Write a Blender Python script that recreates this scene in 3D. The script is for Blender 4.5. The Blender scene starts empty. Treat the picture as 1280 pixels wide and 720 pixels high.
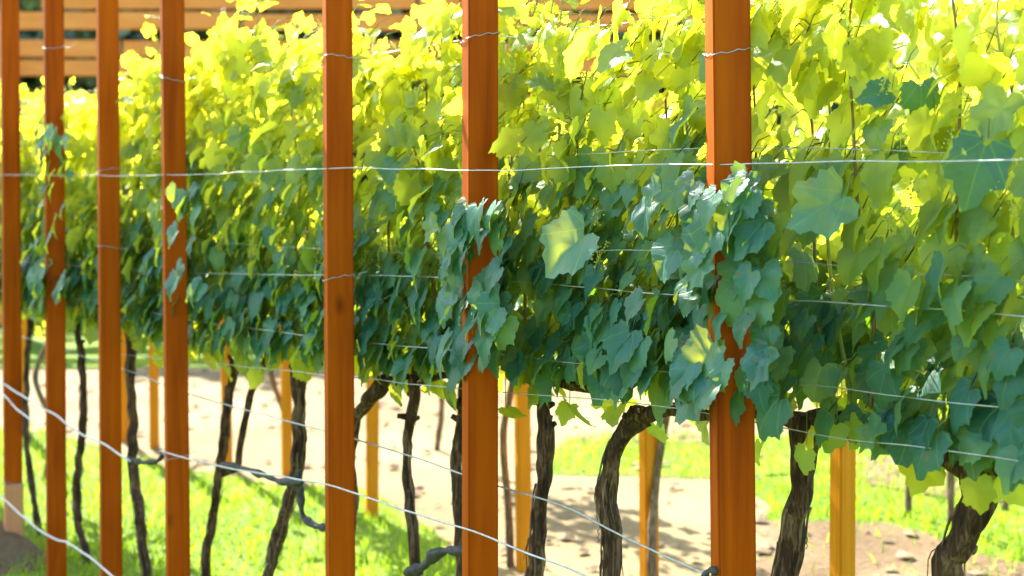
import bpy, bmesh, math, random
import numpy as np
from mathutils import Vector, noise, Matrix
random.seed(7); rng = np.random.default_rng(11)
R = math.radians
sc = bpy.context.scene
COL = sc.collection
EYE = 1.5; F = 1800.0            # eye height, focal length in photo pixels (1280 wide), horizon at y=210

# ------------------------------------------------------------------ placement helpers
def k_of(x): return (x-640)/F
def rowY(x, d=0.0): return (2.183+1.244*d)/(k_of(x)+.74)
def at(x, y, Y): return Vector((k_of(x)*Y, Y, EYE-(y-210)/F*Y))
def row(x, y, d=0.0): return at(x, y, rowY(x, d))
O0 = Vector((.37, 2.445, 0)); RD = Vector((-.595, .804, 0)); FN = Vector((.804, .595, 0)); NN = -FN
def ruv(u, d, z): return O0+RD*u+FN*d+Vector((0, 0, z))
def u_of(x, d=0.0):
    p = row(x, 210, d); return (p-O0).dot(RD)
def ground_pt(x, y):
    Y = EYE*F/(y-210); return Vector((k_of(x)*Y, Y, 0))

# ------------------------------------------------------------------ tagging
def tag(o, label=None, cat=None, group=None, kind=None):
    if label: o['label'] = label
    if cat: o['category'] = cat
    if group: o['group'] = group
    if kind: o['kind'] = kind
    return o
def empty(name, loc):
    o = bpy.data.objects.new(name, None); COL.objects.link(o); o.location = loc; o.empty_display_size = .1
    return o
def link(name, me, parent=None):
    o = bpy.data.objects.new(name, me); COL.objects.link(o)
    if parent is not None:
        o.parent = parent
        me.transform(Matrix.Translation(-parent.location))   # shapes are written in world space, stored relative to their thing
    return o
def mesh_np(name, V, faces, mats, smooth=True, mi=None):
    me = bpy.data.meshes.new(name)
    me.from_pydata([tuple(v) for v in V], [], faces)
    for m in (mats if isinstance(mats, (list, tuple)) else [mats]): me.materials.append(m)
    if smooth: me.polygons.foreach_set('use_smooth', [True]*len(me.polygons))
    if mi is not None: me.polygons.foreach_set('material_index', mi)
    me.update(); return me

# ------------------------------------------------------------------ materials
def newmat(name):
    m = bpy.data.materials.new(name); m.use_nodes = True
    nt = m.node_tree; nt.nodes.clear()
    out = nt.nodes.new('ShaderNodeOutputMaterial')
    def N(t, **kw):
        n = nt.nodes.new('ShaderNode'+t)
        for k, v in kw.items():
            if k in n.inputs.keys(): n.inputs[k].default_value = v
            else: setattr(n, k, v)
        return n
    return m, nt, out, N, nt.links.new
def ramp(N, stops):
    r = N('ValToRGB'); e = r.color_ramp.elements
    while len(e) < len(stops): e.new(.5)
    for i, (p, c) in enumerate(stops): e[i].position = p; e[i].color = (*c, 1)
    return r
def mathn(N, L, op, a, b=None, clamp=False):
    n = N('Math', operation=op); n.use_clamp = clamp
    for i, v in enumerate((a, b)):
        if v is None: continue
        if isinstance(v, (int, float)): n.inputs[i].default_value = v
        else: L(v, n.inputs[i])
    return n.outputs[0]

def leaf_mat(name, lo, mid, hi, tlo, thi, tr=.45, rough=.42, spec=.5):
    m, nt, out, N, L = newmat(name)
    geo = N('NewGeometry'); age_light = N('Attribute', attribute_name='age_light'); uv = N('UVMap')
    sep = N('SeparateXYZ'); L(uv.outputs[0], sep.inputs[0])
    ax = mathn(N, L, 'ABSOLUTE', sep.outputs[0]); y = sep.outputs[1]
    vein = None
    for ang in (0, 38, 82):          # midrib and two pairs of side veins leave the stalk
        s, c = math.sin(R(ang)), math.cos(R(ang))
        cr = mathn(N, L, 'ABSOLUTE', mathn(N, L, 'SUBTRACT', mathn(N, L, 'MULTIPLY', ax, c), mathn(N, L, 'MULTIPLY', y, s)))
        v = mathn(N, L, 'SUBTRACT', 1.0, mathn(N, L, 'MULTIPLY', cr, 46.0), True)
        if ang:
            fwd = mathn(N, L, 'GREATER_THAN', mathn(N, L, 'ADD', mathn(N, L, 'MULTIPLY', ax, s), mathn(N, L, 'MULTIPLY', y, c)), 0)
            v = mathn(N, L, 'MULTIPLY', v, fwd)
        vein = v if vein is None else mathn(N, L, 'MAXIMUM', vein, v)
    # fine side veins running off the midrib
    w = mathn(N, L, 'SINE', mathn(N, L, 'MULTIPLY', mathn(N, L, 'SUBTRACT', y, mathn(N, L, 'MULTIPLY', ax, .9)), 42.0))
    w = mathn(N, L, 'MULTIPLY', mathn(N, L, 'POWER', mathn(N, L, 'MULTIPLY', mathn(N, L, 'ADD', w, 1.0), .5), 10.0), .22)
    vein = mathn(N, L, 'MAXIMUM', vein, w)
    tc = N('TexCoord'); nz = N('TexNoise', Scale=28.0, Detail=3.0); L(tc.outputs['Object'], nz.inputs['Vector'])
    fac = mathn(N, L, 'ADD', mathn(N, L, 'MULTIPLY', geo.outputs['Random Per Island'], .58), mathn(N, L, 'MULTIPLY', nz.outputs[0], .3))
    fac = mathn(N, L, 'ADD', fac, mathn(N, L, 'MULTIPLY', age_light.outputs['Fac'], .5), True)  # yellower young leaves, plus sunlight painted into the canopy's upper band
    c1 = ramp(N, [(.1, lo), (.5, mid), (.95, hi)]); L(fac, c1.inputs[0])
    c2 = ramp(N, [(.15, tlo), (.9, thi)]); L(fac, c2.inputs[0])
    mixv = N('Mix', data_type='RGBA'); L(mathn(N, L, 'MULTIPLY', vein, .62), mixv.inputs[0]); L(c1.outputs[0], mixv.inputs[6])
    mixv.inputs[7].default_value = (min(1, hi[0]*1.5), min(1, hi[1]*1.4), hi[2]*1.3, 1)
    mixb = N('Mix', data_type='RGBA')                       # duller, paler underside
    L(mathn(N, L, 'MULTIPLY', geo.outputs['Backfacing'], .55), mixb.inputs[0]); L(mixv.outputs[2], mixb.inputs[6])
    mixb.inputs[7].default_value = (.15, .22, .09, 1)
    ns = N('TexNoise', Scale=75.0, Detail=3.0); L(tc.outputs['Object'], ns.inputs['Vector'])
    spot = mathn(N, L, 'MULTIPLY', mathn(N, L, 'SUBTRACT', ns.outputs[0], .63), 22.0, True)
    spot = mathn(N, L, 'MULTIPLY', spot, mathn(N, L, 'GREATER_THAN', mathn(N, L, 'FRACT', mathn(N, L, 'MULTIPLY', geo.outputs['Random Per Island'], 17.3)), .6))
    mixs = N('Mix', data_type='RGBA'); L(mathn(N, L, 'MULTIPLY', spot, .8), mixs.inputs[0]); L(mixb.outputs[2], mixs.inputs[6]); mixs.inputs[7].default_value = (.16, .09, .03, 1)
    p = N('BsdfPrincipled'); L(mixs.outputs[2], p.inputs['Base Color']); p.inputs['Specular IOR Level'].default_value = spec
    L(mathn(N, L, 'ADD', rough-.07, mathn(N, L, 'MULTIPLY', nz.outputs[0], .2)), p.inputs['Roughness'])
    b = N('Bump', Strength=.5, Distance=.002)
    nb = N('TexNoise', Scale=160.0, Detail=2.0); L(tc.outputs['Object'], nb.inputs['Vector'])
    L(mathn(N, L, 'SUBTRACT', mathn(N, L, 'MULTIPLY', nb.outputs[0], .7), vein), b.inputs['Height']); L(b.outputs[0], p.inputs['Normal'])
    t = N('BsdfTranslucent'); L(c2.outputs[0], t.inputs[0])
    mx = N('MixShader'); L(mathn(N, L, 'ADD', tr-.17, mathn(N, L, 'MULTIPLY', age_light.outputs['Fac'], .36), True), mx.inputs[0])
    L(p.outputs[0], mx.inputs[1]); L(t.outputs[0], mx.inputs[2]); L(mx.outputs[0], out.inputs[0])
    return m

def wood_mat(name, dark, mid, light, rough=.55, knots=True, scale=1.0):
    m, nt, out, N, L = newmat(name)
    tc = N('TexCoord'); mp = N('Mapping'); L(tc.outputs['Object'], mp.inputs[0])
    oi = N('ObjectInfo'); cb = N('CombineXYZ')
    L(mathn(N, L, 'MULTIPLY', oi.outputs['Random'], 37.0), cb.inputs[0]); L(mathn(N, L, 'MULTIPLY', oi.outputs['Random'], 11.0), cb.inputs[2])
    L(cb.outputs[0], mp.inputs['Location']); mp.inputs['Scale'].default_value = (34*scale, 34*scale, 1.6*scale)
    n1 = N('TexNoise', Scale=1.0, Detail=6.0, Roughness=.6, Distortion=.6); L(mp.outputs[0], n1.inputs['Vector'])
    mp2 = N('Mapping'); L(tc.outputs['Object'], mp2.inputs[0]); mp2.inputs['Scale'].default_value = (5, 5, 2.2); L(cb.outputs[0], mp2.inputs['Location'])
    n2 = N('TexNoise', Scale=1.0, Detail=3.0); L(mp2.outputs[0], n2.inputs['Vector'])
    fac = mathn(N, L, 'ADD', mathn(N, L, 'MULTIPLY', n1.outputs[0], .6), mathn(N, L, 'MULTIPLY', n2.outputs[0], .4))
    c = ramp(N, [(.3, dark), (.5, mid), (.72, light)]); L(fac, c.inputs[0])
    v = N('TexVoronoi', Scale=1.0); mp3 = N('Mapping'); L(tc.outputs['Object'], mp3.inputs[0]); mp3.inputs['Scale'].default_value = (7, 7, 3.4); L(cb.outputs[0], mp3.inputs['Location']); L(mp3.outputs[0], v.inputs['Vector'])
    kn = mathn(N, L, 'SUBTRACT', 1.0, mathn(N, L, 'MULTIPLY', v.outputs['Distance'], 9.0), True)
    mk = N('Mix', data_type='RGBA'); L(mathn(N, L, 'MULTIPLY', kn, .75 if knots else 0.), mk.inputs[0]); L(c.outputs[0], mk.inputs[6]); mk.inputs[7].default_value = (dark[0]*.35, dark[1]*.3, dark[2]*.3, 1)
    p = N('BsdfPrincipled', Roughness=rough); L(mk.outputs[2], p.inputs['Base Color']); p.inputs['Specular IOR Level'].default_value = .05
    b = N('Bump', Strength=.35, Distance=.002); L(n1.outputs[0], b.inputs['Height']); L(b.outputs[0], p.inputs['Normal'])
    L(p.outputs[0], out.inputs[0]); return m

def bark_mat(name, c0, c1, c2):
    m, nt, out, N, L = newmat(name)
    tc = N('TexCoord'); mp = N('Mapping'); L(tc.outputs['Object'], mp.inputs[0]); mp.inputs['Scale'].default_value = (110, 110, 14)
    n1 = N('TexNoise', Scale=1.0, Detail=6.0, Roughness=.65, Distortion=.8); L(mp.outputs[0], n1.inputs['Vector'])
    n2 = N('TexNoise', Scale=14.0, Detail=4.0); L(tc.outputs['Object'], n2.inputs['Vector'])
    fac = mathn(N, L, 'ADD', mathn(N, L, 'MULTIPLY', n1.outputs[0], .65), mathn(N, L, 'MULTIPLY', n2.outputs[0], .35))
    c = ramp(N, [(.36, c0), (.5, c1), (.66, c2)]); L(fac, c.inputs[0])
    p = N('BsdfPrincipled', Roughness=.85); L(c.outputs[0], p.inputs['Base Color']); p.inputs['Specular IOR Level'].default_value = .2
    b = N('Bump', Strength=.9, Distance=.006); L(n1.outputs[0], b.inputs['Height']); L(b.outputs[0], p.inputs['Normal'])
    L(p.outputs[0], out.inputs[0]); return m

def plain(name, col, rough=.5, metal=0., col2=None, scale=20., bump=.2, bd=.002, tr=None):
    m, nt, out, N, L = newmat(name)
    tc = N('TexCoord'); n = N('TexNoise', Scale=scale, Detail=5.0); L(tc.outputs['Object'], n.inputs['Vector'])
    c = ramp(N, [(.3, col), (.7, col2 or tuple(x*1.3 for x in col))]); L(n.outputs[0], c.inputs[0])
    p = N('BsdfPrincipled', Roughness=rough, Metallic=metal); L(c.outputs[0], p.inputs['Base Color'])
    b = N('Bump', Strength=bump, Distance=bd); L(n.outputs[0], b.inputs['Height']); L(b.outputs[0], p.inputs['Normal'])
    if tr:
        t = N('BsdfTranslucent'); t.inputs[0].default_value = (*tr[1], 1); mx = N('MixShader'); mx.inputs[0].default_value = tr[0]
        L(p.outputs[0], mx.inputs[1]); L(t.outputs[0], mx.inputs[2]); L(mx.outputs[0], out.inputs[0])
    else: L(p.outputs[0], out.inputs[0])
    return m

def ground_mat(name, stops, s1, s2, bump=.5, bd=.02):
    m, nt, out, N, L = newmat(name)
    tc = N('TexCoord'); n1 = N('TexNoise', Scale=s1, Detail=4.0); n2 = N('TexNoise', Scale=s2, Detail=6.0, Roughness=.65)
    L(tc.outputs['Object'], n1.inputs['Vector']); L(tc.outputs['Object'], n2.inputs['Vector'])
    f = mathn(N, L, 'ADD', mathn(N, L, 'MULTIPLY', n1.outputs[0], .55), mathn(N, L, 'MULTIPLY', n2.outputs[0], .45))
    c = ramp(N, stops); L(f, c.inputs[0])
    p = N('BsdfPrincipled', Roughness=.9); L(c.outputs[0], p.inputs['Base Color']); p.inputs['Specular IOR Level'].default_value = .15
    b = N('Bump', Strength=bump, Distance=bd); L(n2.outputs[0], b.inputs['Height']); L(b.outputs[0], p.inputs['Normal'])
    L(p.outputs[0], out.inputs[0]); return m

M_LEAF = leaf_mat('vine_leaf', (.006, .066, .055), (.022, .130, .108), (.10, .215, .05), (.20, .42, .012), (.90, .86, .04), tr=.5, rough=.52, spec=.34)
M_LEAF2 = leaf_mat('vine_leaf_far', (.03, .09, .03), (.05, .13, .03), (.12, .20, .04), (.45, .55, .02), (.85, .82, .04), tr=.55)
M_TREE = leaf_mat('tree_leaf', (.012, .04, .018), (.02, .055, .022), (.03, .07, .02), (.04, .12, .02), (.08, .16, .02), tr=.25)
M_STEM = plain('green_stem', (.22, .28, .06), .5, 0, (.30, .30, .08), 40, tr=(.3, (.4, .45, .05)))
M_CANE = plain('cane_bark', (.13, .08, .03), .7, 0, (.22, .15, .06), 60)
M_BLOS = plain('blossom', (.45, .50, .08), .6, 0, (.6, .6, .12), 60, tr=(.4, (.7, .7, .1)))
M_BARK = bark_mat('vine_bark', (.010, .005, .003), (.05, .025, .012), (.22, .13, .07))
M_BARK2 = bark_mat('vine_bark_pale', (.05, .03, .015), (.14, .09, .05), (.3, .22, .13))
M_POST = wood_mat('post_wood', (.17, .025, .0003), (.29, .052, .0004), (.39, .085, .0006))
M_STAKE = wood_mat('stake_wood', (.42, .14, .006), (.52, .19, .010), (.62, .25, .015))
M_BOARD = wood_mat('board_wood', (.50, .16, .03), (.62, .22, .05), (.70, .28, .07), scale=.5)
M_RAW = wood_mat('raw_wood', (.36, .15, .06), (.44, .20, .09), (.5, .26, .13))
M_WIRE = plain('galvanised_wire', (.28, .29, .29), .5, .5, (.46, .47, .47), 80)
M_HOSE = plain('grey_hose', (.006, .006, .006), .75, 0, (.05, .045, .04), 70, .9, .006)
M_GRASS = ground_mat('grass_ground', [(.3, (.045, .10, .004)), (.5, (.10, .17, .006)), (.7, (.17, .22, .01))], 1.2, 30.0)
M_BLADE = plain('grass_blade', (.085, .18, .006), .5, 0, (.17, .25, .01), 2.0, tr=(.5, (.28, .44, .012)))
M_PATH = ground_mat('path_paving', [(.34, (.10, .070, .030)), (.5, (.18, .135, .062)), (.68, (.24, .19, .095))], .9, 22.0, .3, .006)
M_SOIL = ground_mat('soil', [(.3, (.07, .045, .02)), (.5, (.15, .10, .05)), (.7, (.24, .18, .10))], 2.5, 35.0, .8, .03)

# ------------------------------------------------------------------ tubes and boxes
def spline(pts, step):
    P = [Vector(p) for p in pts]
    if len(P) == 2: n = max(2, int((P[1]-P[0]).length/step)); return [P[0].lerp(P[1], i/n) for i in range(n+1)]
    Q = [P[0]*2-P[1]]+P+[P[-1]*2-P[-2]]; out = []
    for i in range(1, len(Q)-2):
        a, b, c, d = Q[i-1:i+3]; n = max(1, int((c-b).length/step))
        for j in range(n):
            t = j/n
            out.append(.5*((2*b)+(c-a)*t+(2*a-5*b+4*c-d)*t*t+(3*b-a-3*c+d)*t**3))
    out.append(P[-1]); return out
def tube(V, Fc, path, rad, sides=8, rough=0., seed=0., cap=True):
    n = len(path); base = len(V)
    t0 = (path[1]-path[0]).normalized(); up = Vector((0, 1, .1)) if abs(t0.z) > .7 else Vector((0, 0, 1))
    nx = t0.cross(up).normalized(); s = 0
    for i in range(n):
        t = (path[min(i+1, n-1)]-path[max(i-1, 0)]).normalized()
        nx = (nx-t*nx.dot(t)).normalized(); ny = t.cross(nx)
        if i: s += (path[i]-path[i-1]).length
        r = rad(i/(n-1)) if callable(rad) else rad
        for j in range(sides):
            a = 2*math.pi*j/sides; ca, sa = math.cos(a), math.sin(a); rr = r
            if rough:
                q = noise.noise(Vector((ca*1.1+seed, sa*1.1, s*13)))*.55+(.5-abs(noise.noise(Vector((ca*2.6+seed, sa*2.6, s*5))))*2)*.42+noise.noise(Vector((ca*6, sa*6+seed, s*16)))*.6
                rr = r*(1+rough*q)
            V.append(path[i]+(nx*ca+ny*sa)*rr)
    for i in range(n-1):
        for j in range(sides):
            a = base+i*sides+j; b = base+i*sides+(j+1) % sides
            Fc.append((a, b, b+sides, a+sides))
    if cap:
        Fc.append(tuple(base+j for j in range(sides))[::-1]); Fc.append(tuple(base+(n-1)*sides+j for j in range(sides)))
def tube_obj(name, pts, rad, mat, parent=None, sides=8, rough=0., step=.02, seed=0.):
    V, Fc = [], []; tube(V, Fc, spline(pts, step), rad, sides, rough, seed)
    return link(name, mesh_np(name, V, Fc, mat), parent)
def box_obj(name, c, size, mat, parent=None, rz=0., bev=.004, lean=(0, 0), wob=0.):
    """box whose centre of base is c; local space so the grain follows its long axis"""
    bm = bmesh.new(); bmesh.ops.create_cube(bm, size=1)
    for v in bm.verts: v.co = Vector((v.co.x*size[0], v.co.y*size[1], (v.co.z+.5)*size[2]))
    if size[2] > 1:
        bmesh.ops.subdivide_edges(bm, edges=[e for e in bm.edges if abs(e.verts[0].co.z-e.verts[1].co.z) > .5], cuts=14, use_grid_fill=True)
    bmesh.ops.bevel(bm, geom=[e for e in bm.edges if e.calc_face_angle(0) > .5], offset=bev, segments=2, affect='EDGES')
    for v in bm.verts:
        z = v.co.z
        v.co.x += lean[0]*z+wob*noise.noise(Vector((c[0]*5, 1, z*1.3)))*z; v.co.y += lean[1]*z
    me = bpy.data.meshes.new(name); bm.to_mesh(me); bm.free(); me.materials.append(mat)
    o = link(name, me); o.rotation_euler.z = rz
    if parent is not None: o.parent = parent; o.location = Vector(c)-parent.location
    else: o.location = c
    return o

# ------------------------------------------------------------------ leaves
TAB = np.array([(0, .74), (12, .64), (24, .53), (38, .47), (54, .545), (66, .53), (84, .45), (98, .44), (116, .51), (132, .52), (150, .46), (165, .34), (174, .24), (180, .17)], float)
def leaf_template(n, rings, seed):
    r_ = np.random.default_rng(seed); asym = r_.uniform(-.05, .05); lob = r_.uniform(.35, 1.2); wid = r_.uniform(.92, 1.16)
    th = np.linspace(-180, 180, n, endpoint=False)+180/n
    rad = np.interp(np.abs(th), TAB[:, 0], .5+(TAB[:, 1]-.5)*np.where(np.abs(TAB[:, 0]) < 150, lob, 1.0))
    rad = rad*(1+asym*np.sign(th)*np.sin(np.radians(np.abs(th))))*(1+.05*np.where(np.arange(n) % 2, 1, -1))*(1+r_.uniform(-.03, .03, n))
    t = np.radians(th); c = .36; V = [(0, c, 0)]
    fold = r_.uniform(.05, .32); cup = r_.uniform(-.25, .35); wav = r_.uniform(.02, .075); ph = r_.uniform(0, 6.28); dro = r_.uniform(.0, .4); k = r_.integers(3, 6)
    P = []
    for rr in rings:
        x = np.sin(t)*rad*rr*wid; y = c+np.cos(t)*rad*rr; P.append(np.stack([x, y], 1))
    P = np.concatenate([np.array([[0, c]])]+P); x, y = P[:, 0], P[:, 1]
    R2 = x*x+(y-c)**2
    ang = np.arctan2(x, y-c); z = fold*np.abs(x)-cup*R2+wav*np.sin(k*ang+ph)*np.sqrt(R2)*2-dro*np.maximum(0, y-c)**2*1.2+.02*np.sin(9*x+ph)*np.cos(11*y+ph*2)
    V = np.stack([x, y, z], 1); Fc = []
    for j in range(n): Fc.append((0, 1+j, 1+(j+1) % n))
    for q in range(len(rings)-1):
        a0 = 1+q*n; b0 = a0+n
        for j in range(n): a, b = a0+j, a0+(j+1) % n; Fc.append((a, b0+j, b0+(j+1) % n, b))
    # flip so that +z is the upper face
    Fc = [f[::-1] for f in Fc]
    return V, Fc
HI = [leaf_template(34, (.38, .72, 1.0), s) for s in range(9)]
LO = [leaf_template(16, (.5, 1.0), 50+s) for s in range(5)]
TINY = [leaf_template(8, (1.0,), 80+s) for s in range(4)]
def foliage(name, leaves, mat, parent, tmpl=HI, stalks=True):
    """leaves: list of (pos, tipdir, normal, size, age, stalk_root or None)"""
    VV, FF, UV, AGE_LIGHT, MI = [], [], [], [], []; off = 0
    for (p, tip, nrm, s, age_light, root) in leaves:
        T, Fc = tmpl[random.randrange(len(tmpl))]
        y = tip.normalized(); z = (nrm-y*nrm.dot(y)).normalized(); x = y.cross(z)
        B = np.array([x, y, z])
        VV.append(T@B*s+np.array(p)); UV.append(T[:, :2]); AGE_LIGHT.append(np.full(len(T), age_light))
        FF.extend([tuple(i+off for i in f) for f in Fc]); MI.extend([0]*len(Fc)); off += len(T)
        if stalks and root is not None:
            a = p; b = root; mid = (a+b)*.5+Vector((0, 0, .012)); w = .0011*max(1, s/.07); pts = [a, mid, b]; sv = []
            for q in pts:
                for kx, kz in ((1, 0), (-.5, .87), (-.5, -.87)): sv.append((q[0]+kx*w, q[1]+kx*w*.3, q[2]+kz*w))
            VV.append(np.array(sv)); UV.append(np.full((9, 2), 5.)); AGE_LIGHT.append(np.full(9, .5))
            for i in range(2):
                for j in range(3): FF.append((off+i*3+j, off+i*3+(j+1) % 3, off+i*3+3+(j+1) % 3, off+i*3+3+j)); MI.append(1)
            off += 9
    V = np.concatenate(VV); uv = np.concatenate(UV); ag = np.concatenate(AGE_LIGHT).astype(np.float32)
    me = bpy.data.meshes.new(name); me.from_pydata(V.tolist(), [], FF)
    me.materials.append(mat); me.materials.append(M_STEM)
    me.polygons.foreach_set('material_index', MI); me.polygons.foreach_set('use_smooth', [True]*len(FF))
    li = np.empty(len(me.loops), np.int32); me.loops.foreach_get('vertex_index', li)
    ul = me.uv_layers.new(name='UVMap'); ul.data.foreach_set('uv', uv[li].astype(np.float32).ravel())
    at_ = me.attributes.new('age_light', 'FLOAT', 'POINT'); at_.data.foreach_set('value', ag)
    me.update(); return link(name, me, parent)
def rv(s=1.): return Vector((random.gauss(0, s), random.gauss(0, s), random.gauss(0, s)))

# ------------------------------------------------------------------ world, sun, camera
AZ, EL = R(-27), R(39)
w = bpy.data.worlds.new('World'); sc.world = w; w.use_nodes = True
nt = w.node_tree; bg = nt.nodes['Background']; sky = nt.nodes.new('ShaderNodeTexSky'); sky.sky_type = 'NISHITA'; sky.sun_disc = False
sky.sun_elevation = EL; sky.sun_rotation = AZ; sky.air_density = 1.0; sky.dust_density = 1.5
nt.links.new(sky.outputs[0], bg.inputs[0]); bg.inputs[1].default_value = .14
sd = Vector((math.sin(AZ)*math.cos(EL), math.cos(AZ)*math.cos(EL), math.sin(EL)))
sl = bpy.data.lights.new('sun', 'SUN'); sl.energy = 5.; sl.angle = R(.5); sl.color = (1, .93, .80)
so = bpy.data.objects.new('sun', sl); COL.objects.link(so); so.rotation_euler = sd.to_track_quat('Z', 'Y').to_euler(); so.location = (0, 0, 12)
cam = bpy.data.cameras.new('camera'); co = bpy.data.objects.new('camera', cam); COL.objects.link(co); sc.camera = co
co.location = (0, 0, EYE); co.rotation_euler = (R(90), 0, 0)
cam.sensor_width = 36; cam.lens = F/1280*36; cam.shift_y = -150/1280; cam.clip_end = 900; cam.clip_start = .05
cam.dof.use_dof = True; cam.dof.focus_distance = 2.65; cam.dof.aperture_fstop = 4.0
sc.view_settings.view_transform = 'Standard'; sc.view_settings.look = 'None'; sc.view_settings.gamma = 1; sc.view_settings.exposure = 2.52
sc.cycles.max_bounces = 12; sc.cycles.diffuse_bounces = 6; sc.cycles.transmission_bounces = 8; sc.cycles.glossy_bounces = 3
sc.cycles.sample_clamp_indirect = 8; sc.cycles.use_denoising = True

# ------------------------------------------------------------------ ground
def sheet(name, pts, z, mat, jit=0.):
    V = [Vector((p[0], p[1], z)) for p in pts]
    if jit:
        W = []
        for i, a in enumerate(V):
            b = V[(i+1) % len(V)]; n = max(1, int((b-a).length/.12))
            for j in range(n):
                q = a.lerp(b, j/n); q += Vector((noise.noise(q*2.3), noise.noise(q*2.3+Vector((9, 3, 0))), 0))*jit; W.append(q)
        V = W
    me = mesh_np(name, V, [tuple(range(len(V)))], mat, False); bm = bmesh.new(); bm.from_mesh(me)
    bmesh.ops.triangulate(bm, faces=bm.faces[:]); bm.normal_update()
    for f in bm.faces:
        if f.normal.z < 0: f.normal_flip()
    bm.to_mesh(me); bm.free()
    return tag(link(name, me), kind='structure')
sheet('ground', [(-250, -60), (250, -60), (250, 400), (-250, 400)], 0, M_GRASS)
def gp(l): return [ground_pt(*q) for q in l]
PATH = gp([(-500, 528), (60, 540), (240, 594), (440, 612), (500, 640), (565, 680), (600, 720), (640, 900), (1010, 900), (975, 660), (935, 610)])+[ground_pt(1000, 575), ground_pt(1060, 490), ground_pt(700, 470), ground_pt(240, 462), ground_pt(-700, 458)]
sheet('path', PATH, .004, M_PATH, .12)
sheet('grass_verge', gp([(680, 592), (820, 598), (935, 600), (1010, 590), (1010, 548), (860, 545), (690, 552)]), .008, M_GRASS, .12)
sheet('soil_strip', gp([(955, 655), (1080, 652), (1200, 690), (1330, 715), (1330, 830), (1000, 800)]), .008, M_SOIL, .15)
sheet('soil_shadow_streak', gp([(1060, 572), (1120, 580), (1200, 600), (1290, 612), (1400, 620), (1400, 640), (1280, 630), (1180, 622), (1100, 606), (1065, 592)]), .008, M_SOIL, .2)  # dark soil sheet laid in the grass to stand for shadow streaks
sheet('soil_shadow_streak', gp([(700, 548), (760, 540), (850, 545), (940, 552), (940, 565), (850, 556), (760, 553)]), .012, M_SOIL, .12)  # second soil sheet, likewise drawn in as a dark shadow streak
# bed of soil under the vine row
V, Fc = [], []; nu, nd = 90, 12
for i in range(nu+1):
    u = 3.62+i*.03
    for j in range(nd+1):
        d = -.28+j*.035; e = (1-((d+.07)/.21)**2)*(1 if u > 3.8 else (u-3.6)*5)-.12
        hump = .04+.12*math.exp(-((u-3.95)/.28)**2)
        V.append(ruv(u, d, max(-.02, e*hump+.02*noise.noise(Vector((u*6, d*8, 0)))-.005)))
for i in range(nu):
    for j in range(nd):
        a = i*(nd+1)+j; Fc.append((a, a+1, a+nd+2, a+nd+1))
tag(link('soil_bed', mesh_np('soil_bed', V, Fc, M_SOIL)), kind='structure')
def inside(x, y, poly):
    c = False; n = len(poly)
    for i in range(n):
        x1, y1 = poly[i][0], poly[i][1]; x2, y2 = poly[i-1][0], poly[i-1][1]
        if (y1 > y) != (y2 > y) and x < (x2-x1)*(y-y1)/(y2-y1)+x1: c = not c
    return c
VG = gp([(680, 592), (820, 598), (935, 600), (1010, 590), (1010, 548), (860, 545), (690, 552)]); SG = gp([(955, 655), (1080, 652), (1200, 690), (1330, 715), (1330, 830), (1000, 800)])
V, Fc = [], []; n = 0; tries = 0
while n < 42000 and tries < 200000:
    tries += 1
    x = random.uniform(-4.2, 4.6); y = random.uniform(4.2, 10.5)
    q = Vector((x, y, 0))+Vector((noise.noise(Vector((x, y, 0))*2.3), noise.noise(Vector((x, y, 0))*2.3+Vector((9, 3, 0))), 0))*-.1
    if inside(q.x, q.y, PATH) and not inside(q.x, q.y, VG): continue
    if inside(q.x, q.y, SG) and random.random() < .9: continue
    h = random.uniform(.025, .065)*(1+.6*noise.noise(Vector((x, y, 0))*1.5)); a = random.uniform(0, 6.28); ww = .0035
    dx, dy = math.cos(a)*ww, math.sin(a)*ww; lx, ly = random.gauss(0, .5)*h, random.gauss(0, .5)*h; b = len(V)
    V += [(x-dx, y-dy, 0), (x+dx, y+dy, 0), (x+lx*.4-dx*.7, y+ly*.4-dy*.7, h*.6), (x+lx*.4+dx*.7, y+ly*.4+dy*.7, h*.6), (x+lx, y+ly, h)]
    Fc += [(b, b+1, b+3, b+2), (b+2, b+3, b+4)]; n += 1
tag(link('grass', mesh_np('grass', V, Fc, M_BLADE)), 'short bright yellow green grass growing beyond the vine row', 'grass', None, 'stuff')

# fallen leaves, chips and grit on the path and the bare soil
V, Fc = [], []
for q in range(2600):
    x = random.uniform(-3.5, 3.5); y = random.uniform(4.8, 11)
    if not (inside(x, y, PATH) or inside(x, y, SG)): continue
    if noise.noise(Vector((x*1.2, y*2.4, 4))) < random.uniform(-.35, .45): continue
    r = random.choice((.006, .01, .016, .028, .04)); a0 = random.random()*6; b = len(V); n = 5
    for j in range(n):
        a = a0+j*6.283/n; rr = r*random.uniform(.6, 1.2); V.append((x+math.cos(a)*rr, y+math.sin(a)*rr, .012+random.random()*r*.5))
    V.append((x, y, .014+r*.5))
    for j in range(n): Fc.append((b+j, b+(j+1) % n, b+n))
tag(link('leaf_litter', mesh_np('leaf_litter', V, Fc, plain('dry_litter', (.07, .04, .02), .9, 0, (.26, .18, .09), 5.0), False)), 'dry brown leaf scraps and grit strewn on the pale path and soil', 'leaf litter', None, 'stuff')

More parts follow.
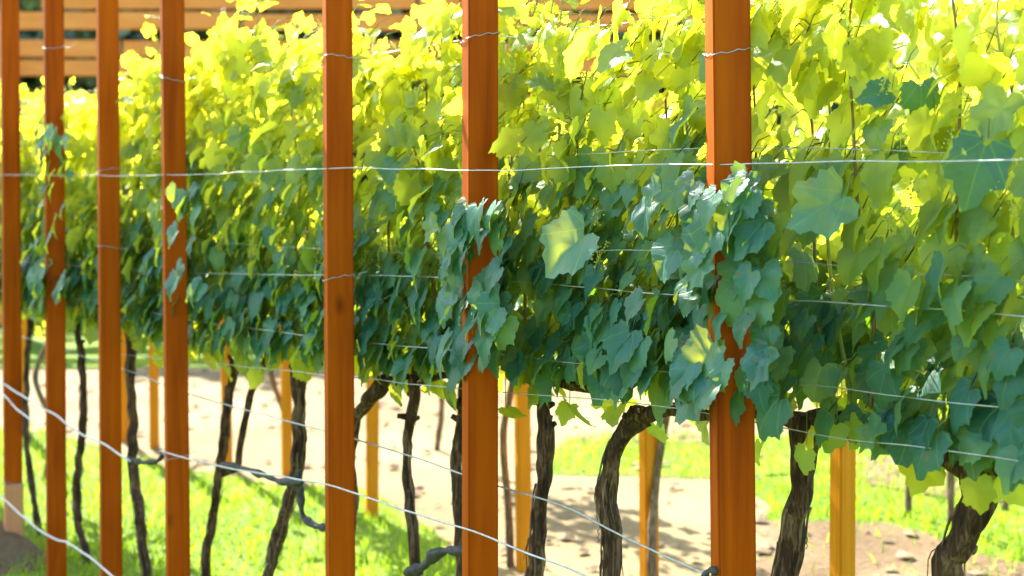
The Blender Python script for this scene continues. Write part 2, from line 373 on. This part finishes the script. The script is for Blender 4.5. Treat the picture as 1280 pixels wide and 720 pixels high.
# ------------------------------------------------------------------ posts of the front row
POSTS = [  # x centre at y 560, x centre at y 0, rotation, label
 (915, 909, 5, 'broadest orange square post, rightmost in the front row and half hidden by leaves'),
 (600, 600, 15, 'orange square post crossed by leaves at mid height, second broadest in the row'),
 (424.5, 421.5, 16, 'orange square post standing clear of the leaves beside an arching vine trunk'),
 (221, 215, 21, 'orange square post where the sagging pale wire is tied near the hose'),
 (138, 134, 23, 'orange square post just right of the leaf gap, fifth from the broadest post'),
 (70, 67, 24, 'orange square post whose middle is hidden by blue green leaves, sixth from the broadest'),
 (16, 12, 25, 'thin orange post with a pale bare foot set in a soil mound')]
post_ax = []
for i, (xb, xt, rz, lab) in enumerate(POSTS):
    Y = rowY(xb); gx = k_of(xb+(xb-xt)*(EYE*F/Y-350)/560)*Y; lean = (k_of(xt)-k_of(xb))*Y/(560*Y/F)
    base = Vector((gx, Y, 0)); t = empty('trellis_post', base)
    tag(t, lab, 'post', 'orange posts of the front vine row')
    wd = .0645; foot = .14
    z0 = 0 if i < 6 else .29
    if i == 6:
        box_obj('bare_foot', base+Vector((0, 0, 0)), (wd+.003, wd+.003, .288), M_RAW, t, R(rz), .003)
    p = box_obj('shaft', base+Vector((lean*z0, 0, z0)), (wd, wd, 2.75-z0), M_POST, t, R(rz), .0035)
    # lean as a shear in world x
    for v in p.data.vertices:
        wv = Matrix.Rotation(-R(rz), 3, 'Z')@Vector((lean*v.co.z, 0, 0)); v.co += wv
    post_ax.append((base, lean, rz, t))
def post_at(i, z):
    b, lean, rz, t = post_ax[i]; return b+Vector((lean*z, 0, z))
def wire_tie(i, ypx, n=1, tail=True):
    b, lean, rz, t = post_ax[i]; z = EYE-(ypx-210)/F*b.y; c = post_at(i, z); h = .0345; V, Fc = [], []
    for q in range(n):
        pts = []; dz = random.uniform(-.004, .004)
        for a in range(0, 361, 15):
            x, y = math.cos(R(a)), math.sin(R(a)); m = max(abs(x), abs(y)); s = h/m
            v = Matrix.Rotation(R(rz), 3, 'Z')@Vector((x*s, y*s, 0)); pts.append(c+v+Vector((0, 0, dz+.009*math.sin(R(a*1.0+i*70+ypx))+.002*math.sin(a))))
        tube(V, Fc, pts, .00095, 6)
    if tail:
        s0 = c+Matrix.Rotation(R(rz), 3, 'Z')@Vector((h, -h, 0)); pts = [s0]
        for q in range(4): pts.append(pts[-1]+Vector((random.uniform(.002, .014), random.uniform(-.008, .002), random.uniform(-.008, .012))))
        tube(V, Fc, spline(pts, .004), .001, 5)
    link('wire_tie', mesh_np('wire_tie', V, Fc, M_WIRE), t)
for i, ys in enumerate([(66,), (47,), (75, 345), (100, 566), (215, 310), (60,), (600,)]):
    for y in ys: wire_tie(i, y, 1)

# ------------------------------------------------------------------ wires
def wire(label, pts, d, r=.0015, ext=True, slack=.0015):
    if r > .003: slack = .004
    P = []
    pts = sorted(pts)
    for x, y in pts: P.append(row(x, y, d))
    if ext:
        P.insert(0, P[0]+(P[0]-P[1]).normalized()*1.6)
        P.append(P[-1]+(P[-1]-P[-2]).normalized()*.5)
    path = spline(P, .03)
    path = [p+Vector((0, 0, slack*noise.noise(p*7)*2)) for p in path]
    V, Fc = [], []; tube(V, Fc, path, r, 6)
    o = link('trellis_wire', mesh_np('trellis_wire', V, Fc, M_WIRE)); tag(o, label, 'wire', 'wires of the front vine row')
wire('topmost thin wire, running among the yellow shoot tips', [(40, 125), (215, 100), (421, 76), (600, 47), (770, 30), (907, 8), (1000, -5)], .12, .0009)
wire('level wire at eye height crossing in front of every orange post', [(40, 219), (215, 219), (421, 210), (600, 213), (800, 206), (1000, 204), (1290, 200)], -.04, .0011)
wire('fainter level wire just above the eye height wire', [(215, 203), (421, 195), (600, 197), (910, 185), (1150, 190), (1290, 197)], .07, .0009)
wire('thin wire over the blue green leaves, upper of the close pair', [(60, 285), (137, 295), (215, 300), (421, 312), (600, 318), (800, 312), (910, 322), (1280, 352)], .075, .0009)
wire('thin wire over the largest leaf, lower of the close pair', [(60, 330), (215, 341), (421, 344), (600, 349), (820, 367), (1100, 382), (1290, 396)], .05, .0012)
wire('wire through the lower leaves above the bare trunks', [(60, 370), (137, 378), (215, 396), (421, 424), (600, 440), (780, 460), (1000, 480), (1130, 496), (1290, 515)], .06, .001)
wire('wire at the head of the thick gnarled trunks near the right side', [(421, 470), (600, 488), (760, 500), (900, 520), (1050, 548), (1160, 560), (1290, 580)], .05, .001)
wire('straight wire passing behind the posts across the pale path', [(40, 425), (170, 467), (235, 492), (440, 548), (520, 573), (600, 600), (700, 632), (760, 660), (850, 703), (960, 752)], .05, .0019)
wire('lower wire tied to the posts and dipping off the bottom of the view', [(200, 563), (260, 580), (340, 594), (406, 605), (443, 617), (515, 641), (578, 660), (640, 684), (710, 711), (800, 750)], -.05, .0021, ext=False)
wire('thick pale sagging wire ending in a clump at a dark trunk', [(-40, 455), (57, 512), (100, 540), (130, 556), (163, 577)], -.05, .0035, ext=False)
wire('short pale wire hanging in front of the leftmost posts', [(-60, 440), (-5, 485), (25, 515), (50, 532), (57, 530)], -.09, .0032, ext=False)
wire('lowest thick pale wire slanting down near the bottom left corner', [(-60, 570), (5, 624), (40, 655), (70, 675), (85, 678), (110, 695), (130, 712), (170, 745)], -.07, .0036, ext=False)

def x0_(p): return p[0][0]
def hose(label, pts, d, r):
    o = tube_obj('irrigation_hose', [row(x, y, d) for x, y in pts], lambda t: r*(.75+.22*math.sin(t*17+x0_(pts))+.08*math.sin(t*43)), M_HOSE, None, 14, .75, .005, random.random()*9)
    tag(o, label, 'hose', 'hose pieces on the lower wires')
hose('dark crusted hose piece lying along the lower wire between two posts', [(276, 582), (300, 584), (330, 594), (352, 602), (378, 603)], .0, .0095)
hose('grey drop hose curling down beside the post that stands clear of leaves', [(374, 588), (376, 620), (379, 645), (392, 656), (408, 660)], .02, .010)
hose('short stub of hose in the wire clump at a thin trunk', [(160, 573), (178, 578), (196, 576), (202, 570)], -.02, .0095)
hose('black knobbly hose arching from a trunk foot to the second broadest post', [(508, 716), (530, 708), (545, 694), (562, 688), (585, 690)], .03, .0135)
hose('bent hose end at the foot of the widest orange post', [(872, 745), (880, 722), (888, 712), (896, 716)], -.045, .007)

# ------------------------------------------------------------------ front row vines
VINES = [  # trunk pixel path top -> bottom, top radius, bottom radius, offset, arm path (optional), label
 (1430, [(1430, 610), (1428, 680), (1420, 760)], .022, .022, [], 'grapevine at the far right of the row, only its leafy arm showing'),
 (1210, [(1228, 570), (1224, 605), (1212, 645), (1198, 685), (1184, 725)], .024, .0205, [[(1215, 590), (1160, 555), (1110, 548)], [(1220, 585), (1270, 570), (1330, 575)]], 'grapevine with a thick cut headed trunk carrying a small yellow leaf'),
 (1000, [(1012, 520), (1008, 560), (1002, 610), (990, 665), (983, 725)], .0215, .0185, [[(1010, 535), (960, 515), (900, 512)], [(1012, 530), (1060, 525), (1110, 545)]], 'grapevine with a straight furrowed trunk right of the broadest post'),
 (790, [(800, 520), (777, 545), (763, 580), (757, 615), (764, 660), (763, 725)], .0185, .0165, [[(795, 522), (840, 512), (885, 518), (930, 522)]], 'grapevine with a hooked trunk bending over like a walking stick'),
 (677, [(683, 465), (680, 500), (682, 560), (675, 640), (668, 725)], .015, .017, [[(683, 475), (720, 482), (770, 492)]], 'grapevine with a slim dark upright trunk over the pale path'),
 (575, [(582, 470), (576, 540), (570, 590), (574, 640), (578, 725)], .012, .013, [], 'grapevine whose thin trunk shows only along the left edge of a post'),
 (512, [(520, 470), (516, 510), (508, 560), (512, 620), (517, 680), (519, 725)], .0115, .014, [[(520, 480), (550, 470), (580, 468)]], 'grapevine with a narrow grey trunk rising from the black hose'),
 (440, [(482, 478), (462, 500), (440, 535), (434, 580), (440, 620), (436, 660), (436, 725)], .017, .016, [[(482, 480), (510, 470)]], 'grapevine with a trunk that arches away behind the clear standing post'),
 (368, [(374, 455), (374, 520), (372, 575), (362, 625), (347, 675), (335, 725)], .0185, .016, [[(374, 470), (400, 455)]], 'grapevine with a stout trunk that slants left below the hose'),
 (285, [(295, 450), (284, 510), (276, 580), (268, 640), (260, 680), (257, 725)], .012, .0135, [], 'grapevine with two stems tied to the hose, leaning right at the top'),
 (165, [(160, 395), (164, 460), (166, 520), (166, 580), (174, 640), (180, 690), (186, 730)], .0145, .016, [], 'grapevine with a dark trunk seen between the two middle left posts'),
 (97, [(95, 400), (103, 460), (104, 520), (98, 580), (96, 640), (107, 690), (115, 730)], .0125, .015, [], 'grapevine with a wavy trunk right of the sixth post'),
 (40, [(38, 400), (34, 460), (32, 540), (38, 600), (46, 650), (53, 700)], .011, .014, [], 'grapevine with a bent thin trunk beside the soil mound'),
 (-25, [(-25, 380), (-27, 480), (-22, 560), (-20, 670)], .014, .015, [], 'grapevine just past the leftmost post, mostly leaves'),
 (-80, [(-80, 370), (-83, 480), (-78, 560), (-76, 640)], .014, .015, [], 'grapevine at the far left end of the row'),
 (-125, [(-125, 360), (-127, 480), (-124, 560), (-120, 620)], .014, .015, [], 'grapevine last in the row, beyond the left edge')]
us = [u_of(v[0], .2) for v in VINES]
BULGE = [(915, 225, 500, .16, .15), (600, 245, 455, .10, .13), (215, 240, 380, .06, .13), (66, 165, 385, .07, .13)]   # places where leaves grow out past the posts
def front_d(u, z):
    d = .10+.05*noise.noise(Vector((u*3, z*3, 2.)))
    return d
def post_clear(p, size):
    """leaf that would stand in front of a post: allowed only in the bulges"""
    k = p.x/p.y; x = 640+k*F; y = 210+(EYE-p.z)/p.y*F
    for i, (b, lean, rz, t) in enumerate(post_ax):
        px = 640+F*(b.x+lean*p.z)/b.y; hw = F*.037/b.y; lw = F*size*.30/p.y
        if p.y < b.y+.03 and abs(x-px) < hw+lw:
            for (bx, y0, y1, wu, dd) in BULGE:
                if abs(bx-px) < 25 and y0 < y < y1 and (i != 3 or x > px+2) : return True
            return False
    return True
DIPS = [(u_of(515, .2), .16), (u_of(815, .2), .22)]
def cordon_z(u):
    Y = 2.445+.804*u; return EYE-(.405+.055*(min(Y, 4.4)-2.445))-(.0)
def top_z(u): return EYE+.385-.10*sum(math.exp(-((u-c)/w_)**2*2) for c, w_ in DIPS)+.10*noise.noise(Vector((u*2.1, 5., 0)))+(.06 if u < 0 else 0)-.02*min(1, max(0, u-1.2))-.14*min(1, max(0, (u-2.9)/.4))
def thin(u, f):
    right = min(1, max(0, (-u+.10)/.42))
    return min(.95, max(0, (f-.30+.25*right)*2.5))
def rand_leaf_front(u):
    zb, zt = cordon_z(u)+(-.015 if u < -.15 else .035 if u < .6 else 0), top_z(u)
    f = random.random()**1.05; z = zb+(zt-zb)*f
    d = front_d(u, z)+random.uniform(-.05, .09)
    return z, d, f
for vi, (x0, tp, r0, r1, arms, lab) in enumerate(VINES):
    Yt = rowY(tp[-1][0], .2); basep = row(tp[-1][0], tp[-1][1], .2); basep.z = 0
    t = empty('grapevine', basep); tag(t, lab, 'grapevine', 'grapevines of the front row')
    path = [row(x, y, .2) for x, y in tp]; low = path[-1].copy()
    if low.z > .05: path += [Vector((low.x+random.uniform(-.02, .02), low.y, low.z*.5)), Vector((low.x, low.y, -.02))]
    V, Fc = [], []; L_ = len(tp)
    sp = spline(path, .009)
    for i, p in enumerate(sp): sp[i] = p+Vector((noise.noise(p*22), noise.noise(p*22+Vector((5, 5, 5))), 0))*.006
    tube(V, Fc, sp, lambda q, a=r0, b=r1: (a+(b-a)*q)*(1+.09*math.sin(q*23+vi))*(1+.35*max(0, 1-q*14)), 26, .55, vi*3.1)
    for a in arms:
        ap = [row(x, y, .2-.02*j) for j, (x, y) in enumerate(a)]
        tube(V, Fc, spline(ap, .01), lambda q, a=r0: a*(.85-.35*q), 18, .6, vi*2.3+4)
    # buds and stubs at the head, peeling bark strips
    for q in range(7):
        s0 = sp[random.randrange(0, max(2, len(sp)//7))]; e = s0+Vector((random.gauss(0, .016), random.gauss(0, .016), random.uniform(0, .035)))
        tube(V, Fc, [s0, s0.lerp(e, .5), e], lambda q: .010-.004*q, 8, .3, q)
    n0 = len(Fc)
    for q in range(22 if r0 > .014 else 8):
        i0 = random.randrange(1, len(sp)-20); ln = random.randrange(8, 30); a = random.uniform(0, 6.28)
        seg = sp[i0:i0+ln]
        if len(seg) < 4: continue
        rr = (r0+(r1-r0)*i0/len(sp))*1.12; pts = [p+Vector((math.cos(a), math.sin(a), 0))*(rr+.008*((j/len(seg))**2)*random.uniform(.5, 1.6)) for j, p in enumerate(seg)]
        tube(V, Fc, pts, lambda q: .0026*(1-.7*q), 4)
    link('trunk', mesh_np('trunk', V, Fc, [M_BARK, M_BARK2], True, [0]*n0+[1]*(len(Fc)-n0)), t)
    if x0 == 285:
        tube_obj('stem', [row(*q, .22) for q in [(335, 445), (318, 480), (308, 520), (300, 560), (296, 584), (280, 592)]], lambda q: .0105, M_BARK, t, 14, .4, .01, 3.)
    # foliage
    ua = (us[vi-1]+us[vi])/2 if vi else us[0]-.35
    ub = (us[vi+1]+us[vi])/2 if vi < len(VINES)-1 else us[-1]+.25
    Lw = ub-ua; leaves = []
    # canes rise from the arm
    nc = max(3, int(Lw/.085)); canes = []
    for c in range(nc):
        u = ua+Lw*(c+random.uniform(.15, .85))/nc; zt = top_z(u)+random.uniform(-.12, .10); d0 = .2+random.uniform(-.05, .05)
        dt = d0+random.uniform(-.06, .07); ut = u+random.uniform(-.09, .09); zb = cordon_z(u)
        pts = [ruv(u+(ut-u)*q+.015*math.sin(q*9+c), d0+(dt-d0)*q-.03*math.sin(q*3.1)+.012*math.sin(q*13), zb+(zt-zb)*q) for q in (0, .2, .4, .6, .8, 1)]
        tube_obj('cane', pts, lambda q: .0042-.0028*q, M_CANE if c % 3 else M_STEM, t, 6, .15, .03, c); canes.append((pts, u, ut))
        # small leaves on the tip
        for q in range(15):
            f = random.uniform(.68, 1.05); b = pts[-2].lerp(pts[-1], (f-.8)/.2) if f > .8 else pts[-3].lerp(pts[-2], (f-.6)/.2)
            off = Vector((random.gauss(0, .035), random.gauss(0, .035), random.uniform(-.01, .05))); p = b+off
            s = random.uniform(.022, .06)
            if post_clear(p, s): leaves.append((p, off+Vector((0, 0, .02))+rv(.02), rv(.8)+Vector((0, 0, .8)), s, random.uniform(.6, 1.), b))
    nf = int(Lw*960)
    for q in range(nf):
        u = random.uniform(ua, ub); z, d, f = rand_leaf_front(u); right = min(1, max(0, (-u+.10)/.42))
        p = ruv(u, d, z); stalk = True
        for (bx, y0, y1, wu, dd) in BULGE:
            bu = u_of(bx); zz0, zz1 = EYE-(y1-210)/F*rowY(bx), EYE-(y0-210)/F*rowY(bx)
            if abs(u-bu) < wu and zz0 < z < zz1 and random.random() < .7: p = ruv(u, d-dd*random.uniform(.6, .95), z); stalk = False
        if random.random() < (.30+.5*right)*f: continue
        s = random.uniform(.052, .090)*(1-.12*f)*(1.25 if random.random() < .12 else 1)
        if not post_clear(p, s): continue
        if f < .55 and random.random() < .85:      # shingled lower leaves, tips down and along the row
            nrm = NN+RD*random.uniform(-.1, .6)+Vector((0, 0, random.uniform(.35, 1.0)))+rv(.17); tip = Vector((0, 0, -1))+RD*random.gauss(.5, .28)+NN*.35+rv(.1)
        else:
            nrm = NN*1.0+RD*random.choice((0, .25, .7))+Vector((0, 0, random.uniform(.25, .95)))+rv(.30+.40*f); tip = Vector((0, 0, -1))+RD*random.gauss(.42, .4)+NN*.35+rv(.12+.35*f)
        leaves.append((p, tip, nrm, s, min(1, max(0, f-.24+.14*right)*2.0*random.uniform(.4, 1.4)), p+FN*.05+Vector((0, 0, .03))+rv(.015) if stalk else None))  # leaf tint rises with height and rightwards: young growth plus painted-in sun brightness
    for q in range(int(Lw*420)):   # far side
        u = random.uniform(ua, ub); z, d, f = rand_leaf_front(u); z, f = (z-.35*f*f*.5, f) if q % 3 else (z, f); d = .38-.10*f+random.uniform(-.07, .06)
        if random.random() < thin(u, f): continue
        p = ruv(u, d, z+.02); s = random.uniform(.06, .10)*(1-.25*f)
        leaves.append((p, Vector((0, 0, -1))+RD*random.gauss(0, .5)+rv(.25), FN+Vector((0, 0, .6))+rv(.4), s, min(1, max(0, f-.18)*1.7), None))
    for q in range(int(Lw*330)):   # inside
        u = random.uniform(ua, ub); z, d, f = rand_leaf_front(u); p = ruv(u, random.uniform(.13, .36), z)
        if random.random() < thin(u, f): continue
        s = random.uniform(.05, .09)*(1-.3*f)
        if post_clear(p, s): leaves.append((p, rv(1)+Vector((0, 0, -.4)), rv(1)+Vector((0, 0, .7)), s, min(1, max(0, f-.2)*1.8*random.uniform(.5, 1.3)), None))
    for (bx, y0, y1, wu, dd) in BULGE:     # leaves grown round the face of the post
        bu = u_of(bx)
        if not (ua <= bu < ub): continue
        for q in range({915: 38, 600: 38, 215: 16, 66: 28}[bx]):
            yy = random.uniform(y0-15, y1-15) if random.random() < .6 else random.uniform(y0-15, (y0+y1)/2-40)
            sc_ = rowY(915)/rowY(bx); p = row(bx+(random.uniform(-45, 50)*sc_ if bx != 215 else random.uniform(8, 40)), yy, -random.uniform(.045, .085)); s = random.uniform(.055, .082)
            leaves.append((p, Vector((0, 0, -1))+RD*random.gauss(.45, .3)+NN*.3+rv(.12), NN+RD*random.uniform(-.3, .4)+Vector((0, 0, random.uniform(.3, .9)))+rv(.2), s, 0., None))
    for q in range(int(Lw*26)):    # a few young leaves hanging under the arm
        u = random.uniform(ua, ub); p = ruv(u, random.uniform(.08, .3), cordon_z(u)-random.uniform(.0, .09)); s = random.uniform(.045, .08)
        if post_clear(p, s): leaves.append((p, Vector((0, 0, -1))+rv(.35), NN+rv(.5), s, random.uniform(.5, 1), p+Vector((0, 0, .06))))
    if x0 == 677:
        p = row(738, 285, -.10); leaves.append((p, Vector((-.75, .1, -.70)), Vector((-.5, -.8, .62)), .118, .0, p+Vector((.03, .06, .03))))
    if x0 == 1210:
        p = row(1218, 596, .05); leaves.append((p, Vector((.25, 0, -1)), Vector((-.2, -1, .2)), .055, 1., p+Vector((0, .04, .03))))
        p = row(1235, 172, .02); leaves.append((p, Vector((-.35, 0, -1)), Vector((-.4, -1, .35)), .10, 0., p+Vector((.02, .05, .03))))
    if x0 == 1000:
        p = row(1115, 112, .05); leaves.append((p, Vector((-.8, .1, -.2)), Vector((0, -1, .35)), .05, 0., p+Vector((.02, .05, .03))))
        p = row(1150, 100, .05); leaves.append((p, Vector((.1, .1, -1)), Vector((0, -1, .35)), .06, 0., p+Vector((-.02, .05, .03))))
        p = row(1060, 240, -.02); leaves.append((p, Vector((-.8, .1, -.5)), Vector((-.2, -1, .45)), .10, 0., p+Vector((.02, .05, .03))))
    foliage('foliage', leaves, M_LEAF, t, HI if x0 > -50 else LO)
    # flower clusters: small beaded sprays
    for q in range(max(3, int(Lw*34))):
        u = random.uniform(ua, ub); f = random.uniform(.3, 1.02); p = ruv(u, random.uniform(.02, .16), cordon_z(u)+(top_z(u)-cordon_z(u))*f)
        if not post_clear(p, .04): continue
        V, Fc = [], []; dr = Vector((random.gauss(0, .4), random.gauss(0, .4), random.choice((-1, 1, -1)))).normalized(); ln = random.uniform(.03, .06)
        tube(V, Fc, [p, p+dr*ln*.5, p+dr*ln], .0008, 4)
        for j in range(22):
            c = p+dr*ln*random.random()+rv(.0055); r = random.uniform(.0013, .0026); b = len(V)
            V += [c+Vector(e)*r for e in ((1, 0, 0), (-1, 0, 0), (0, 1, 0), (0, -1, 0), (0, 0, 1), (0, 0, -1))]
            Fc += [(b, b+2, b+4), (b+2, b+1, b+4), (b+1, b+3, b+4), (b+3, b, b+4), (b+2, b, b+5), (b+1, b+2, b+5), (b+3, b+1, b+5), (b, b+3, b+5)]
        link('flower_cluster', mesh_np('flower_cluster', V, Fc, M_BLOS), t)
    # tendrils
    for q in range(max(2, int(Lw*12))):
        pts, u, ut = random.choice(canes); p = pts[random.randrange(2, 6)].copy(); tp_ = [p]
        for j in range(9): tp_.append(tp_[-1]+Vector((.012*math.cos(j*1.1+q), -.006+.006*math.sin(j), .012*math.sin(j*.9+q*2)))+NN*.008)
        if post_clear(tp_[-1], .03): tube_obj('tendril', tp_, lambda q: .0009-.0004*q, M_STEM, t, 4, 0, .008)

# ------------------------------------------------------------------ second row: short stakes and slim vines
STAKES = [(1052, 3.75, .875, 'rightmost short orange stake with a blunt cut top'), (812, 4.75, .66, 'short orange stake with a dark rotted top'),
          (655, 5.35, .85, 'yellow orange stake on the pale path between slim trunks'), (465, 6.2, .80, 'short yellow stake at the edge of path and grass'),
          (359, 7.0, .95, 'thin orange stake showing left of the stout slanting trunk'), (284, 7.2, 1.0, 'thin orange stake behind the two stemmed grapevine'),
          (193, 7.7, 1.15, 'pale yellow stake showing left of the wire tied post'), (156, 7.9, 1.15, 'pale yellow stake behind the fifth post'), (29, 8.2, 1.2, 'yellow stake behind the leftmost post')]
for x, Y, h, lab in STAKES:
    b = Vector((k_of(x)*Y, Y, 0)); o = box_obj('short_stake', b, (.05, .05, h), M_STAKE, None, R(random.uniform(12, 24)), .004, (random.uniform(-.015, .015), 0))
    for v in o.data.vertices:
        if v.co.z > h-.02: v.co.z += .012*noise.noise(v.co*60)-(.018 if v.co.x > .01 else 0)
    tag(o, lab, 'stake', 'short stakes beyond the front row')
SV = [(1145, 6.2, 645, 'slim vine trunk standing in the sunlit grass right of the rightmost stake'), (1192, 5.95, 0, 'orange lit vine trunk in the grass left of the thick cut headed trunk'),
      (1262, 6.3, 0, 'slim vine right of the thick cut headed trunk, in far grass'), (1036, 4.6, 0, 'slim dark vine trunk just left of the rightmost stake'),
      (828, 4.7, 0, 'slim vine trunk just right of the stake with the rotted top'), (640, 5.4, 0, 'pale slim vine trunk left of the stake on the pale path'),
      (550, 7.6, 0, 'slim vine far behind the second broadest post'), (350, 7.05, 0, 'slim vine against the stake by the stout trunk'),
      (60, 6.9, 0, 'slim vine behind the sixth post'), (1330, 5.8, 0, 'slim vine beyond the right edge of the grass')]
for i, (x, Y, _, lab) in enumerate(SV):
    b = Vector((k_of(x)*Y, Y, 0)); t = empty('young_grapevine', b); tag(t, lab, 'grapevine', 'slim grapevines of the second row')
    pts = [b+Vector((random.gauss(0, .02), random.gauss(0, .02), z)) for z in (0, .25, .5, .75, 1.0, 1.2)]
    tube_obj('trunk', pts, lambda q: .016-.006*q, M_BARK2, t, 10, .35, .02, i)
    lv = []
    for q in range(330 if x > 900 else 260):
        u = random.uniform(-.45, .45); z = random.uniform(1.15, 1.88) if x < 900 else random.uniform(.85, 2.2)
        p = b+RD*u+FN*random.gauss(0, .12)+Vector((0, 0, z)); lv.append((p, rv(.6)+Vector((0, 0, -.8)), rv(.6)+NN*random.choice((-1, 1))+Vector((0, 0, .5)), random.uniform(.06, .10), random.random(), None))
    for q in range(12):
        p = b+RD*random.gauss(0, .08)+FN*random.gauss(0, .05)+Vector((0, 0, random.uniform(.7, .95))); lv.append((p, rv(.4)+Vector((0, 0, -1)), rv(.6)+NN, random.uniform(.05, .08), 1., None))
    foliage('foliage', lv, M_LEAF2, t, LO, False)

# ------------------------------------------------------------------ timber screen behind
YS = 14.0
t = empty('timber_screen', Vector((-2, YS, 0))); tag(t, 'orange timber screen of horizontal boards with dark gaps, behind the vine tops', 'screen')
def sb(name, x0, x1, y0, y1, Y=YS, th=.035):
    a = at(x0, y1, Y); b = at(x1, y0, Y); L_ = b.x-a.x; h = b.z-a.z
    bm = bmesh.new(); bmesh.ops.create_cube(bm, size=1)
    for v in bm.verts: v.co = Vector((v.co.x*h, v.co.y*th, v.co.z*L_))
    bmesh.ops.bevel(bm, geom=bm.edges[:], offset=.006, segments=2, affect='EDGES')
    me = bpy.data.meshes.new(name); bm.to_mesh(me); bm.free(); me.materials.append(M_BOARD)
    o = link(name, me); o.parent = t; o.location = Vector(((a.x+b.x)/2, Y, (a.z+b.z)/2))-t.location; o.rotation_euler = (0, R(90), 0)
for (x0, x1, y0, y1) in [(52, 520, -30, 11), (524, 895, -28, 12), (-300, 300, 15, 37), (304, 895, 18, 38), (-300, 150, 50, 71), (154, 560, 51, 72), (564, 895, 52, 74), (-300, 895, 75, 95), (-300, 600, 117, 138), (604, 895, 118, 139), (-300, 895, 141, 162)]:
    sb('board', x0, x1, y0, y1)
for x in (-290, 4, 590, 880):
    box_obj('upright', Vector((k_of(x)*YS, YS-.085, 0)), (.12, .12, at(0, 33 if x < 50 else -45, YS).z), M_BOARD, t, 0, .006)

# ------------------------------------------------------------------ dark trees behind the screen
proto = None
def make_tree(loc, h, seed):
    rs = random.Random(seed); t = empty('leafy_tree', loc)
    V, Fc = [], []; tr = [Vector(loc)+Vector((rs.gauss(0, .06)*i, rs.gauss(0, .06)*i, h*.8*i/5)) for i in range(6)]
    tube(V, Fc, spline(tr, .2), lambda q: .16*(1-q*.75), 10, .2, seed)
    cl = []
    for q in range(16):
        s0 = tr[1+q % 4]; e = Vector(loc)+Vector((rs.gauss(0, .9), rs.gauss(0, .9), h*rs.uniform(.2, .98))); cl.append(e)
        tube(V, Fc, spline([s0, s0.lerp(e, .5)+Vector((0, 0, .15)), e], .2), lambda q: .05*(1-q*.8), 6)
    link('trunk', mesh_np('trunk', V, Fc, M_BARK), t); lv = []
    for q in range(5200):
        c = cl[rs.randrange(len(cl))]; p = c+Vector((rs.gauss(0, .5), rs.gauss(0, .5), rs.gauss(0, .42)))
        if p.z < .15: p.z = .15+rs.random()*.5
        lv.append((p, rv(1), rv(.7)+Vector((0, 0, .7)), rs.uniform(.12, .22), 0., None))
    foliage('crown', lv, M_TREE, t, TINY, False); return t
protos = [make_tree(Vector((0, 16, 0)), 5.2, 1), make_tree(Vector((0, 16, 0)), 4.6, 2)]
k = 0
for (x, y, s) in [(-8.5, 17.5, 1.05), (-6.6, 16.9, 1), (-4.9, 17.4, 1.1), (-3.2, 16.7, .95), (-1.4, 17.2, 1.05), (.4, 16.8, 1.), (2.0, 17.4, 1.1), (-10.5, 15.6, 1.1), (-5.8, 18.5, 1.2), (-2.2, 18.6, 1.2), (1.4, 18.8, 1.2)]:
    src = protos[k % 2]
    if k < 2: o = src
    else:
        o = src.copy(); COL.objects.link(o)
        for ch in src.children:
            c = ch.copy(); COL.objects.link(c); c.parent = o
    o.location = (x*1.12, y+2., 0); o.scale = (s, s, s); o.rotation_euler.z = k*1.3
    tag(o, 'dark green leafy tree rising behind the timber screen', 'tree', 'dark trees behind the timber screen'); k += 1
